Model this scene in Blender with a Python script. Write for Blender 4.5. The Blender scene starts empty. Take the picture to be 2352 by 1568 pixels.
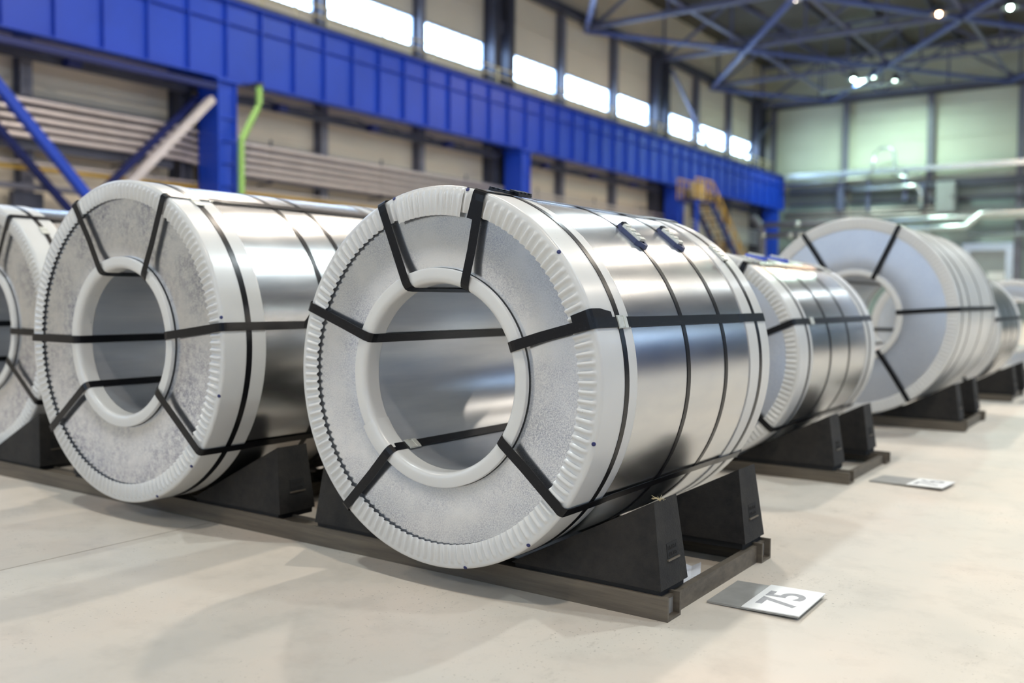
import bpy, math, random
from mathutils import Vector, Matrix

random.seed(7)
S = bpy.context.scene
COL = S.collection
PI = math.pi
def lin(r, g, b):
    f = lambda c: (c/255)/12.92 if c/255 <= .04045 else ((c/255+.055)/1.055)**2.4
    return (f(r), f(g), f(b), 1.0)

# ------------------------------------------------------------------ camera
YAW, PITCH, ROLL, FPX = 0.6068, 0.0470, 0.0089, 2189.4
cam_d = bpy.data.cameras.new('camera'); cam = bpy.data.objects.new('camera', cam_d); COL.objects.link(cam)
fw = Vector((-math.sin(YAW)*math.cos(PITCH), math.cos(YAW)*math.cos(PITCH), -math.sin(PITCH)))
rt = Vector((math.cos(YAW), math.sin(YAW), 0)); up = rt.cross(fw)
r2 = rt*math.cos(ROLL)+up*math.sin(ROLL); u2 = up*math.cos(ROLL)-rt*math.sin(ROLL)
cam.matrix_world = Matrix.Translation((1.9635, -2.3932, .9434)) @ Matrix((r2, u2, -fw)).transposed().to_4x4()
cam_d.sensor_width = 36; cam_d.lens = FPX/2352*36
cam_d.clip_start = .05; cam_d.clip_end = 300
cam_d.dof.use_dof = True; cam_d.dof.focus_distance = 2.9; cam_d.dof.aperture_fstop = 1.5
S.camera = cam
# ------------------------------------------------------------------ world, exposure
wd = bpy.data.worlds.new('world'); S.world = wd; wd.use_nodes = True
bg = wd.node_tree.nodes['Background']; bg.inputs[0].default_value = (.62, .78, 1, 1); bg.inputs[1].default_value = 1.2
S.view_settings.view_transform = 'Standard'; S.view_settings.look = 'None'
S.view_settings.gamma = 1; S.view_settings.exposure = 0.35; S.view_settings.use_curve_mapping = False
LAMP_W = 420       # power of one hall lamp
WINDOW_E = 11.0     # brightness of the daylit frosted panes

# ------------------------------------------------------------------ materials
def nt(name):
    m = bpy.data.materials.new(name); m.use_nodes = True
    t = m.node_tree; b = t.nodes['Principled BSDF']
    return m, t, b
def N(t, kind, **kw):
    n = t.nodes.new(kind)
    for k, v in kw.items():
        if k in n.inputs.keys(): n.inputs[k].default_value = v
        else: setattr(n, k, v)
    return n
def ramp(t, src, stops):
    r = t.nodes.new('ShaderNodeValToRGB'); e = r.color_ramp.elements
    while len(e) < len(stops): e.new(.5)
    for el, (p, c) in zip(e, stops): el.position = p; el.color = c
    t.links.new(src, r.inputs[0]); return r.outputs[0]
def coords(t, scale=(1, 1, 1)):
    tc = t.nodes.new('ShaderNodeTexCoord'); mp = t.nodes.new('ShaderNodeMapping')
    mp.inputs['Scale'].default_value = scale; t.links.new(tc.outputs['Object'], mp.inputs[0]); return mp.outputs[0]
def noise(t, vec, scale, detail=4, rough=.55):
    n = N(t, 'ShaderNodeTexNoise', Scale=scale, Detail=detail, Roughness=rough); t.links.new(vec, n.inputs['Vector']); return n.outputs['Fac']
def bump(t, b, h, strength, dist=.002):
    bp = N(t, 'ShaderNodeBump', Strength=strength, Distance=dist); t.links.new(h, bp.inputs['Height']); t.links.new(bp.outputs[0], b.inputs['Normal'])
def g4(v): return (v, v, v, 1)
def mix(c, k): return (min(1, c[0]*k), min(1, c[1]*k), min(1, c[2]*k), 1)

def paint(name, col, rough=.45, var=.15, scale=3., metal=0., bmp=0.):
    m, t, b = nt(name); v = coords(t)
    n = noise(t, v, scale, 6)
    t.links.new(ramp(t, n, [(.3, mix(col, 1-var)), (.7, mix(col, 1+var))]), b.inputs['Base Color'])
    b.inputs['Roughness'].default_value = rough; b.inputs['Metallic'].default_value = metal
    if bmp: bump(t, b, noise(t, v, scale*20, 3), bmp)
    return m

M = {}
M['blue'] = paint('girder_blue_paint', lin(18, 64, 184), .42, .08, 1.)
M['blue_dark'] = paint('bracing_blue_paint', lin(16, 30, 96), .5, .12, 1.)
M['roof_brace'] = paint('roof_brace_window_tint', lin(78, 92, 150), .4, .12, 1.)  # blue of the window light on the bars put into their colour
M['steel_grey'] = paint('grey_steel_paint', lin(112, 112, 124), .5, .1, 1.)
M['roof_steel'] = paint('roof_steel_paint', lin(96, 100, 128), .45, .12, 1.)
M['dark_steel'] = paint('dark_steel_paint', lin(66, 68, 82), .55, .15, 1.)
M['panel'] = paint('beige_cladding', lin(216, 205, 186), .55, .05, .6)
M['panel_low'] = paint('grey_green_cladding', lin(146, 160, 158), .5, .08, .8)
M['panel_back'] = paint('pale_blue_grey_cladding', lin(204, 211, 224), .55, .04, .6)
M['panel_right'] = paint('blue_grey_cladding', lin(104, 118, 160), .55, .05, .6)
M['panel_end'] = paint('pale_cladding', lin(208, 212, 192), .5, .04, .6)
M['roof'] = paint('roof_decking', lin(80, 76, 68), .7, .2, .7)
M['beige_rail'] = paint('cream_handrail_paint', lin(205, 190, 150), .5, .08, 2.)
M['green'] = paint('green_pipe_paint', lin(156, 204, 108), .4, .08, 2.)
M['yellow'] = paint('yellow_paint', lin(186, 150, 66), .45, .1, 2.)
M['galv_pipe'] = paint('galvanised_pipe', lin(206, 196, 192), .35, .08, 3., .3)
M['silver_pipe'] = paint('silver_pipe_cladding', lin(215, 222, 222), .25, .06, 2., .8)
M['box_grey'] = paint('grey_enclosure', lin(150, 155, 155), .45, .05, 3.)
M['white_frame'] = paint('window_frame_paint', lin(165, 185, 215), .45, .05, 3.)
M['lamp_body'] = paint('lamp_housing', lin(120, 124, 124), .35, .08, 5., .6)
M['label_white'] = paint('white_card', lin(236, 236, 234), .55, .03, 9.)
M['label_ink'] = paint('grey_stencil_ink', lin(158, 158, 161), .7, .12, 60.)
M['plate_steel'] = paint('worn_steel_plate', lin(158, 157, 153), .42, .12, 14., .2)
M['paper'] = paint('waste_paper', lin(214, 218, 226), .8, .04, 20.)
M['mark_blue'] = paint('punched_hole_blue', lin(36, 42, 96), .5, .1, 20.)

# edge protector sheet: pale grey paint with scuffs
m, t, b = nt('pale_grey_sheet'); v = coords(t)
n1 = noise(t, v, 2.5, 4); base = ramp(t, n1, [(.3, lin(206, 205, 202)), (.7, lin(216, 214, 208))])
vs = coords(t, (60, 60, 16)); n2 = noise(t, vs, 1.6, 8, .7)
msk = ramp(t, n2, [(.655, g4(0)), (.68, g4(1))])
n3 = noise(t, v, 5, 2); msk2 = ramp(t, n3, [(.58, g4(0)), (.66, g4(1))])
mu = N(t, 'ShaderNodeMath', operation='MULTIPLY'); t.links.new(msk, mu.inputs[0]); t.links.new(msk2, mu.inputs[1])
mx = N(t, 'ShaderNodeMix', data_type='RGBA'); t.links.new(mu.outputs[0], mx.inputs['Factor']); t.links.new(base, mx.inputs['A']); mx.inputs['B'].default_value = lin(70, 68, 74)
t.links.new(mx.outputs['Result'], b.inputs['Base Color']); b.inputs['Roughness'].default_value = .34; b.inputs['Metallic'].default_value = .0
b.inputs['Coat Weight'].default_value = .25; b.inputs['Coat Roughness'].default_value = .2
M['ring'] = m

# rolled steel of the barrel: cold, brushed along the axis
m, t, b = nt('rolled_steel_sheet'); v = coords(t, (14, 3, 14)); f = noise(t, coords(t, (220, 40, 220)), 1., 4)
n1 = noise(t, v, 1.2, 4)
t.links.new(ramp(t, n1, [(.25, lin(196, 198, 201)), (.75, lin(214, 214, 213))]), b.inputs['Base Color'])
b.inputs['Metallic'].default_value = 1
t.links.new(ramp(t, n1, [(.3, g4(.235)), (.7, g4(.26))]), b.inputs['Roughness'])
M['barrel'] = m
# inner bore: smoother, a touch blue
m, t, b = nt('bore_steel_sheet'); v = coords(t, (3, 1, 12)); n1 = noise(t, v, 2., 4)
t.links.new(ramp(t, n1, [(.3, lin(200, 204, 210)), (.7, lin(218, 220, 222))]), b.inputs['Base Color'])
b.inputs['Metallic'].default_value = .75; b.inputs['Roughness'].default_value = .31
M['bore'] = m
# galvanised face, spangled
def galv(name, c0, c1, rmin, rmax, sp, coarse=.22):
    """zinc: fine dark spangle that comes and goes in broad patches"""
    m, t, b = nt(name); v = coords(t)
    fine = noise(t, v, sp, 3, .7); mid = noise(t, v, sp*coarse, 3, .6); big = noise(t, v, 3.5, 4)
    gate = ramp(t, big, [(.36, g4(1)), (.60, g4(.12))])
    av = N(t, 'ShaderNodeMath', operation='ADD'); t.links.new(fine, av.inputs[0]); t.links.new(mid, av.inputs[1])
    hf = N(t, 'ShaderNodeMath', operation='MULTIPLY'); hf.inputs[1].default_value = .5; t.links.new(av.outputs[0], hf.inputs[0])
    spk = ramp(t, hf.outputs[0], [(.40, g4(1)), (.60, g4(0))])
    mu = N(t, 'ShaderNodeMath', operation='MULTIPLY'); t.links.new(spk, mu.inputs[0]); t.links.new(gate, mu.inputs[1])
    t.links.new(ramp(t, mu.outputs[0], [(0., c1), (1., c0)]), b.inputs['Base Color'])
    b.inputs['Metallic'].default_value = .95
    t.links.new(ramp(t, mu.outputs[0], [(0., g4(rmin)), (1., g4(rmax))]), b.inputs['Roughness'])
    return m
M['face'] = galv('spangled_zinc_face', lin(162, 168, 182), lin(226, 229, 233), .19, .262, 300, .7)
M['face_b'] = galv('mottled_zinc_face', lin(152, 157, 173), lin(223, 227, 233), .18, .262, 170, .3)
M['face_plain'] = galv('plain_zinc_face', lin(205, 210, 220), lin(222, 226, 232), .29, .34, 160, .7)
# black strapping, slightly blued
m, t, b = nt('blued_steel_strap'); v = coords(t, (30, 4, 30)); n1 = noise(t, v, 3., 5, .7)
t.links.new(ramp(t, n1, [(.58, lin(15, 15, 19)), (.82, lin(52, 50, 50))]), b.inputs['Base Color'])
b.inputs['Roughness'].default_value = .3; b.inputs['Metallic'].default_value = .1; b.inputs['Specular IOR Level'].default_value = .32
M['strap'] = m
M['seal'] = paint('zinc_strap_seal', lin(214, 215, 206), .35, .08, 60., .35)
M['seal_dark'] = paint('black_strap_seal', lin(40, 44, 52), .3, .2, 60., .6)
M['pad'] = paint('blue_grey_buckle_pad', lin(58, 68, 104), .45, .1, 20.)
M['pad_blue'] = paint('bright_blue_buckle_pad', lin(70, 95, 200), .45, .1, 20.)
# cast saddles
m, t, b = nt('black_cast_saddle'); v = coords(t); n1 = noise(t, v, 8., 6, .7); n2 = noise(t, v, 160., 3, .7)
t.links.new(ramp(t, n1, [(.35, lin(19, 18, 18)), (.72, lin(50, 46, 41))]), b.inputs['Base Color'])
b.inputs['Roughness'].default_value = .78; bump(t, b, n2, .5, .003)
M['saddle'] = m
m, t, b = nt('cradle_steel'); v = coords(t, (1.2, 8, 20)); n1 = noise(t, v, 2.5, 6, .65)
t.links.new(ramp(t, n1, [(.3, lin(84, 77, 68)), (.72, lin(118, 108, 94))]), b.inputs['Base Color'])
b.inputs['Roughness'].default_value = .5; b.inputs['Metallic'].default_value = .2
M['cradle'] = m
M['pad_black'] = paint('black_rubber_pad', lin(20, 20, 21), .8, .2, 30.)
# floor
m, t, b = nt('pale_worn_floor'); v = coords(t)
n1 = noise(t, v, 1.3, 5); n1b = noise(t, v, 4.5, 6, .65)
c1 = ramp(t, n1, [(.3, lin(196, 190, 179)), (.5, lin(206, 197, 184)), (.7, lin(213, 199, 184))])
c2 = ramp(t, n1b, [(.28, g4(.86)), (.5, g4(1))])
mm = N(t, 'ShaderNodeMix', data_type='RGBA', blend_type='MULTIPLY'); mm.inputs['Factor'].default_value = 1
t.links.new(c1, mm.inputs['A']); t.links.new(c2, mm.inputs['B'])
# fine dark specks gathered in patches
sp = noise(t, v, 70, 3, .6); s1 = ramp(t, sp, [(.63, g4(0)), (.68, g4(1))])
pt = noise(t, v, 2.1, 3); s2 = ramp(t, pt, [(.46, g4(0)), (.62, g4(1))])
# scuffs stretched along the lanes
sv = coords(t, (9, 3.2, 1)); sn = noise(t, sv, 1.7, 7, .75); s3 = ramp(t, sn, [(.585, g4(0)), (.70, g4(.6))])
m1 = N(t, 'ShaderNodeMath', operation='MULTIPLY'); t.links.new(s1, m1.inputs[0]); t.links.new(s2, m1.inputs[1])
m2 = N(t, 'ShaderNodeMath', operation='MAXIMUM'); t.links.new(m1.outputs[0], m2.inputs[0]); 
m3 = N(t, 'ShaderNodeMath', operation='MULTIPLY'); t.links.new(s3, m3.inputs[0]); t.links.new(s2, m3.inputs[1]); t.links.new(m3.outputs[0], m2.inputs[1])
m4 = N(t, 'ShaderNodeMath', operation='MULTIPLY'); m4.inputs[1].default_value = .55; t.links.new(m2.outputs[0], m4.inputs[0])
mx = N(t, 'ShaderNodeMix', data_type='RGBA'); t.links.new(m4.outputs[0], mx.inputs['Factor']); t.links.new(mm.outputs['Result'], mx.inputs['A']); mx.inputs['B'].default_value = lin(96, 84, 70)
t.links.new(mx.outputs['Result'], b.inputs['Base Color'])
b.inputs['Roughness'].default_value = .48; bump(t, b, n1b, .08, .002)
M['floor'] = m
M['joint'] = paint('floor_joint_filler', lin(140, 130, 114), .8, .2, 30.)
# daylit frosted glass
def emit(name, col, s):
    m, t, b = nt(name); b.inputs['Base Color'].default_value = (.8, .8, .8, 1)
    b.inputs['Emission Color'].default_value = col; b.inputs['Emission Strength'].default_value = s; return m
M['window'] = emit('daylit_frosted_glass', (.52, .73, 1, 1), WINDOW_E)
LAMPC = {'cool': (.70, 1.0, .85), 'day': (.86, .97, 1.0), 'white': (1, .89, .76), 'warm': (1, .60, .36)}
for k, c in LAMPC.items(): M['bulb_'+k] = emit('glowing_bulb_'+k, (*c, 1), 30)

# ------------------------------------------------------------------ mesh helpers
class MB:
    def __init__(s): s.v = []; s.f = []; s.sm = []
    def add(s, vs, fs, smooth=False):
        o = len(s.v); s.v += [tuple(q) for q in vs]
        for f in fs: s.f.append(tuple(i+o for i in f)); s.sm.append(smooth)
        return s
    def box(s, x0, x1, y0, y1, z0, z1):
        vs = [(x, y, z) for z in (z0, z1) for y in (y0, y1) for x in (x0, x1)]
        return s.add(vs, [(0, 2, 3, 1), (4, 5, 7, 6), (0, 1, 5, 4), (2, 6, 7, 3), (0, 4, 6, 2), (1, 3, 7, 5)])
    def bar(s, p, q, w, h=None, up=(0, 0, 1)):
        h = h or w; p = Vector(p); q = Vector(q); d = (q-p).normalized(); u = Vector(up)
        if abs(d.dot(u)) > .98: u = Vector((1, 0, 0))
        a = d.cross(u).normalized(); c = a.cross(d)
        vs = [e+a*i*w/2+c*j*h/2 for e in (p, q) for j in (-1, 1) for i in (-1, 1)]
        return s.add(vs, [(0, 1, 3, 2), (4, 6, 7, 5), (0, 4, 5, 1), (2, 3, 7, 6), (0, 2, 6, 4), (1, 5, 7, 3)])
    def tube(s, path, r, n=12, caps=True):
        P = [Vector(p) for p in path]; vs = []; fs = []
        for i, p in enumerate(P):
            d = (P[min(i+1, len(P)-1)]-P[max(i-1, 0)]).normalized()
            u = Vector((0, 0, 1)) if abs(d.z) < .9 else Vector((1, 0, 0))
            a = d.cross(u).normalized(); c = a.cross(d)
            vs += [p+a*r*math.cos(2*PI*k/n)+c*r*math.sin(2*PI*k/n) for k in range(n)]
        for i in range(len(P)-1):
            for k in range(n): fs.append((i*n+k, i*n+(k+1) % n, (i+1)*n+(k+1) % n, (i+1)*n+k))
        s.add(vs, fs, True)
        if caps:
            o = len(s.v)-len(vs); s.f += [tuple(range(o+n-1, o-1, -1)), tuple(range(o+len(vs)-n, o+len(vs)))]; s.sm += [False, False]
        return s
    def lathe(s, prof, n, zc=0., closed=False, rib=None, th0=0., th1=2*PI):
        """profile of (r, y) about the Y axis through (0, zc); rib(th, j) shifts y"""
        full = abs(th1-th0-2*PI) < 1e-6; cnt = n if full else n+1; m = len(prof); vs = []; fs = []
        for i in range(cnt):
            th = th0+(th1-th0)*i/n; c, q = math.cos(th), math.sin(th)
            for j, (r, y) in enumerate(prof): vs.append((r*c, y+(rib(i, th, j) if rib else 0), zc+r*q))
        for i in range(n):
            k = (i+1) % cnt
            for j in range(m if closed else m-1):
                l = (j+1) % m; fs.append((i*m+j, k*m+j, k*m+l, i*m+l))
        return s.add(vs, fs, True)
    def mesh(s, name, mat):
        me = bpy.data.meshes.new(name); me.from_pydata(s.v, [], s.f)
        me.polygons.foreach_set('use_smooth', s.sm); me.materials.append(M[mat]); me.update(); return me
    def build(s, name, mat, parent=None, loc=(0, 0, 0), rot=None, sharp=None):
        me = s.mesh(name, mat)
        if sharp: me.set_sharp_from_angle(angle=math.radians(sharp))
        return link(name, me, parent, loc, rot)
def link(name, me, parent=None, loc=(0, 0, 0), rot=None):
    o = bpy.data.objects.new(name, me); COL.objects.link(o); o.location = loc
    if rot: o.rotation_euler = rot
    if parent: o.parent = parent
    return o
def tag(o, label, cat, group=None):
    o['label'] = label; o['category'] = cat
    if group: o['group'] = group
    return o
def thing(name, label, cat, loc=(0, 0, 0), group=None):
    return tag(link(name, None, None, loc), label, cat, group)
def struct(o): o['kind'] = 'structure'; return o
def copy_tree(o, parent=None):
    c = o.copy(); COL.objects.link(c); c.parent = parent
    for ch in list(o.children): copy_tree(ch, c)
    return c

# ------------------------------------------------------------------ hall shell
XL, XR, YB, YE, ZR = -17.0, 21.0, -24.3, 49.3, 13.6
fl = struct(MB().box(XL-.3, XR+.3, YB-.3, YE+.3, -.2, 0).build('floor', 'floor'))
MB().box(-1.281, -1.278, -6, .1, -.001, .0006).build('floor_joint', 'joint', fl)
MB().box(-1.281, -1.278, 1.1, 20, -.001, .0006).build('floor_joint', 'joint', fl)
ce = struct(MB().box(XL-.3, XR+.3, YB-.3, YE+.3, ZR, ZR+.2).build('ceiling', 'roof'))
purlin = MB().box(-.06, .06, YB, YE, ZR-.2, ZR).mesh('purlin', 'dark_steel')
for k in range(17): link('purlin', purlin, ce, (XL+1.2+k*2.2, 0, 0))
POSTS = [3.7+4*k for k in range(-6, 12)]           # along the side walls
WZ0, WZ1 = 8.37, 9.24
def side_wall(name, X, sgn):
    """wall slab with cladding boards between posts; sgn=+1 when the hall lies towards +X"""
    a, c = (X-.3*sgn, X-.05*sgn); lo, hi = min(a, c), max(a, c)
    w = struct(MB().box(lo, hi, YB, YE, 0, WZ0).box(lo, hi, YB, YE, WZ1, ZR).build(name, 'panel'))
    rows = [(.02+i*1.19, .02+(i+1)*1.19-.02) for i in range(7)]+[(WZ1+.05+i*1.1, WZ1+.05+(i+1)*1.1-.02) for i in range(4)]
    for z0, z1 in rows:
        p0, p1 = sorted((X-.05*sgn, X))
        me = MB().box(p0, p1, .12, 3.88, z0, z1).mesh('panel', 'panel_right' if sgn < 0 and z1 < 8.5 else 'panel')
        for y in POSTS: link('panel', me, w, (0, y, 0))
    return w
wl = side_wall('wall_left', XL, 1); wr = side_wall('wall_right', XR, -1)
def cross_wall(name, Y, sgn, mat):
    p, q = sorted((Y+.05*sgn, Y+.3*sgn))
    w = struct((MB().box(XL-.05, XR+.05, p, q, 0, ZR) if sgn > 0 else MB().box(XL-.05, XR+.05, p, q, 0, WZ0).box(XL-.05, XR+.05, p, q, WZ1, ZR)).build(name, mat))
    p, q = sorted((Y, Y+.05*sgn))
    rows = [(.02+i*1.13, (i+1)*1.13) for i in range(12)] if sgn > 0 else [(.02+i*1.19, (i+1)*1.19) for i in range(7)]+[(WZ1+.05+i*1.1, WZ1+.03+(i+1)*1.1) for i in range(4)]
    for z0, z1 in rows:
        me = MB().box(.1, 3.9, p, q, z0, z1).mesh('panel', 'panel_low' if sgn > 0 and z1 < 7 else mat)
        for k in range(9): link('panel', me, w, (-16.4+4.05*k, 0, 0))
    return w
cross_wall('wall_end', YE, 1, 'panel_end'); cross_wall('wall_back', YB, -1, 'panel_back')

# window strip: one window between each pair of posts
def window(n, X, y0, y1, sgn, np):      # returns the window's Empty
    o = struct(link('window_%d' % n, None, None, (X, y0, WZ0))); L = y1-y0; H = WZ1-WZ0
    fr = MB(); p, q = (-.12, .03) if sgn > 0 else (-.03, .12)
    fr.box(p, q, 0, .06, 0, H).box(p, q, L-.06, L, 0, H).box(p, q, .06, L-.06, 0, .03).box(p, q, .06, L-.06, H-.03, H)
    fr.build('window_frame', 'white_frame', o)
    w = (L-.12)/np
    for i in range(np):
        MB().box(-.06, -.05, .07+i*w, .05+(i+1)*w, .03, H-.03).build('pane', 'window', o)
        if i: MB().box(-.07, -.02, .045+i*w, .075+i*w, .03, H-.03).build('mullion', 'white_frame', o)
    return o
wn = 1
MAIN = [-12.3, -.3, 11.7, 23.7, 35.7, 47.7]
for side, (X, sgn) in enumerate(((XL, 1), (XR, -1))):
    for i, y in enumerate(POSTS[:-1]):
        a = .62 if any(abs(y-m) < .1 for m in MAIN) else .13
        e = .62 if any(abs(y+4-m) < .1 for m in MAIN) else .13
        window(wn, X, y+a, y+4-e, sgn, 6); wn += 1
    for m_ in MAIN:
        if m_ < 40: window(wn, X, m_-.24, m_+.24, sgn, 1); wn += 1

for k in range(7):
    o_ = window(wn, YB, 0, 3.7, 1, 6); wn += 1
    o_.location = (-12.5+4.05*k, YB, WZ0); o_.rotation_euler = (0, 0, PI/2)

# wall posts and main columns
pm = MB().box(-.04, .30, -.012, .012, 0, 11.3).box(.27, .30, -.12, .12, 0, 11.3).box(0, .03, -.12, .12, 0, 11.3).mesh('wall_post', 'steel_grey')
for y in POSTS:
    if any(abs(y-m_) < .1 for m_ in MAIN): continue
    if y > 4: tag(link('wall_post', pm, None, (XL+.004, y, 0)), 'slim grey steel wall post between the beige cladding panels behind the blue girder', 'post', 'slim wall posts')
    o = struct(link('trim_%d' % (10+len([q for q in bpy.data.objects if q.name.startswith('trim_')])), pm, None, (XR-.004, y, 0), (0, 0, PI)))
leg = MB().box(.0, .46, -.09, .09, 0, 11.6).box(.42, .46, -.16, .16, 0, 11.6).box(0, .05, -.16, .16, 0, 11.6).mesh('leg', 'dark_steel')
bat = MB().box(.22, .28, -.5, .5, -.2, .2).mesh('batten', 'dark_steel')
for m_ in MAIN:
    if m_ > 4:
        r = thing('lattice_column', 'dark two-legged roof column standing against the window wall', 'column', (XL+.004, m_, 0), 'two-legged roof columns')
        for s_ in (-1, 1): link('leg', leg, r, (0, s_*.43, 0))
        for z in (1, 2.6, 4.2, 5.8, 7.4, 9.9): link('batten', bat, r, (0, 0, z))

# ------------------------------------------------------------------ crane runway girder (left) and its columns
XG, ZG0, ZG1 = -15.64, 5.74, 7.52
def girder_parts(parent, X, sgn, y0, y1):
    f = lambda a, c: sorted((X+a*sgn, X+c*sgn))
    a, c = f(-.10, -.08); MB().box(a, c, y0, y1, ZG0+.03, ZG1-.04).build('web_plate', 'blue', parent)
    a, c = f(-.30, .04); MB().box(a, c, y0, y1, ZG0, ZG0+.03).build('bottom_flange', 'blue', parent)
    a, c = f(-.34, .06); MB().box(a, c, y0, y1, ZG1-.04, ZG1).build('top_flange', 'blue', parent)
    a, c = f(-.16, -.06); MB().box(a, c, y0, y1, ZG1, ZG1+.12).build('crane_rail', 'dark_steel', parent)
    a, c = f(-.08, .0); MB().box(a, c, y0, y1, 7.0, 7.02).build('long_stiffener', 'blue', parent)
    a, c = f(-.08, .01); me = MB().box(a, c, -.015, .015, ZG0+.03, ZG1-.04).mesh('stiffener', 'blue')
    y = math.ceil(y0-.7)+.7
    while y < y1:
        link('stiffener', me, parent, (0, y, 0)); y += 1
gl = thing('crane_girder', 'long blue riveted-panel crane runway girder high along the window wall', 'girder', (0, 0, 0))
girder_parts(gl, XG, 1, -10, 48.75)
gr = struct(link('trim_1', None)); girder_parts(gr, XR-1.36, -1, YB+.1, 49.1)
bm_ = MB().box(-.70, -.0, -.26, -.2, 0, ZG0-.06).box(-.70, 0, .2, .26, 0, ZG0-.06).box(-.70, -.64, -.2, .2, 0, ZG0-.06)
colm = bm_.mesh('side_plate', 'blue')
flm = MB().box(-.09, -.05, -.2, .2, 0, ZG0-.06).mesh('front_plate', 'blue')
btm = MB().box(-.05, .0, -.2, .2, -.03, .03).mesh('batten', 'blue')
cap = MB().box(-.74, .06, -.33, .33, ZG0-.06, ZG0-.001).mesh('cap_plate', 'blue')
basep = MB().box(-.74, .12, -.4, .4, 0, .04).mesh('base_plate', 'blue')
for k, y in enumerate((-.3, 11.7, 23.7, 35.7, 47.7)):
    r = thing('runway_column', ['blue steel column carrying the crane girder', 'blue column with cross plates beside the green pipe, under the crane girder', 'blue column under the crane girder above the rear of the nearest coils', 'blue column under the crane girder next to the yellow stair', 'blue column under the crane girder at the end wall'][k], 'column', (XG, y, 0))
    link('side_plate', colm, r); link('front_plate', flm, r); link('cap_plate', cap, r); link('base_plate', basep, r)
    for z in [x*.5+.4 for x in range(10)]: link('batten', btm, r, (0, 0, z))
for k, y in enumerate((-12.3, -.3, 11.7, 23.7, 35.7, 47.7)):
    struct(MB().box(XR-1.36, XR-.4, y-.26, y+.26, 0, ZG0).build('trim_%d' % (40+k), 'blue'))
# tie beam and V bracing of the bay before the first visible column
tag(MB().box(XG-.16, XG+.02, .0, 11.4, 5.47, 5.60).build('tie_beam', 'blue_dark'), 'dark blue tie beam just under the crane girder, left of the blue column', 'beam')
def strut(p, q, w, mat, label, name='bracing_strut', cat='brace', group=None):
    o = MB().bar(p, q, w).build(name, mat); return tag(o, label, cat, group)
strut((XG-.12, 6.06, 5.36), (XG-.12, 8.52, 2.69), .17, 'blue', 'bright blue diagonal brace rising away from the column in the braced bay')
strut((XG-.12, 11.36, 5.27), (XG-.12, 8.80, 2.69), .16, 'galv_pipe', 'pale grey diagonal brace running down from the head of the blue column')
strut((XG-.60, 5.59, 5.36), (XG-.60, 8.35, 2.52), .13, 'blue_dark', 'dark blue rear diagonal brace behind the bright blue brace')
strut((XG-.60, 11.34, 5.34), (XG-.60, 8.86, 2.9), .13, 'blue_dark', 'dark blue rear diagonal brace behind the pale grey brace')
tag(MB().box(XG-.68, XG-.04, 8.46, 8.80, 0, 2.58).build('bracing_post', 'blue_dark'), 'low dark blue post where the diagonal braces of the braced bay meet', 'post')
# service walkway lattice between girder and wall
zb = MB().bar((-16.40, 0, 5.60), (-16.05, .75, 5.60), .05).bar((-16.05, .75, 5.60), (-16.40, 1.5, 5.60), .05).mesh('lacing', 'dark_steel')
hk = MB().box(-16.39, -16.15, -.14, .14, 5.43, 5.6).mesh('bracket', 'blue_dark')
for y0 in (.2, 12.2, 24.2, 36.2):
    wk = thing('service_walkway', 'dark lattice service walkway under the crane girder, between two blue columns', 'walkway', (0, y0, 0), 'service walkways')
    MB().box(-16.50, -16.40, 0, 11, 5.45, 5.62).build('chord', 'dark_steel', wk)
    for k in range(7): link('lacing', zb, wk, (0, .25+1.5*k, 0))
    for k in range(3): link('bracket', hk, wk, (0, 1.6+3.3*k, 0))
# cream handrail on top of the girder walkway
hr = thing('walkway_handrail', 'cream handrail along the top of the blue crane girder below the windows', 'handrail')
for z in (7.72, 8.0, 8.26): MB().box(-16.14, -16.10, -6, 48.3, z-.02, z+.02).build('rail', 'beige_rail', hr)
MB().box(-16.36, -16.0, -6, 48.3, 7.50, 7.55).build('deck', 'beige_rail', hr)
pp = MB().box(-16.14, -16.10, -.02, .02, 7.55, 8.26).mesh('post', 'beige_rail')
for k in range(46): link('post', pp, hr, (0, -.8+1.07*k, 0))

# ------------------------------------------------------------------ pipes on the left wall
for k, z in enumerate((4.66, 4.48, 4.31, 4.14, 3.98)):
    ztop = z; zl = z-.14
    o = MB().tube([(-16.43, -8, ztop), (-16.43, 10.95, ztop), (-16.43, 11.1, ztop-.01), (-16.43, 12.2, zl), (-16.43, 12.4, zl), (-16.43, 48.8, zl)], .055, 12).build('wall_pipe', 'galv_pipe')
    tag(o, ['topmost pale galvanised pipe of the bundle of five along the beige wall', 'second from top galvanised pipe of the bundle of five along the wall', 'middle galvanised pipe of the bundle of five along the wall', 'second from bottom galvanised pipe of the bundle of five along the wall', 'lowest galvanised pipe of the bundle of five along the beige wall'][k], 'pipe', 'bundle of wall pipes')
rk = MB().box(-16.99, -16.50, -.03, .03, 3.66, 3.70).box(-16.528, -16.50, -.03, .03, 3.66, 4.75).mesh('pipe_bracket', 'dark_steel')
for y in (5.7, 9.7, 13.7, 17.7, 21.6, 25.7, 29.7, 33.7): tag(link('pipe_bracket', rk, None, (0, y, 0)), 'dark bracket holding the bundle of five wall pipes', 'bracket', 'wall pipe brackets')
tag(MB().tube([(-16.45, -8, 3.34), (-16.45, 11.1, 3.36), (-16.45, 24, 3.36)], .045, 12).build('gas_pipe', 'yellow'), 'thin yellow pipe below the bundle of galvanised pipes', 'pipe')
tag(MB().tube([(-16.45, -8, 3.40+.06), (-16.45, 24, 3.47)], .03, 10).build('conduit', 'galv_pipe'), 'thin pale conduit just above the yellow pipe', 'pipe')
tag(MB().tube([(-16.40, -8, 2.99), (-16.40, 24, 2.99)], .06, 12).build('service_pipe', 'steel_grey'), 'plain grey pipe running lowest along the beige wall', 'pipe')
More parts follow.
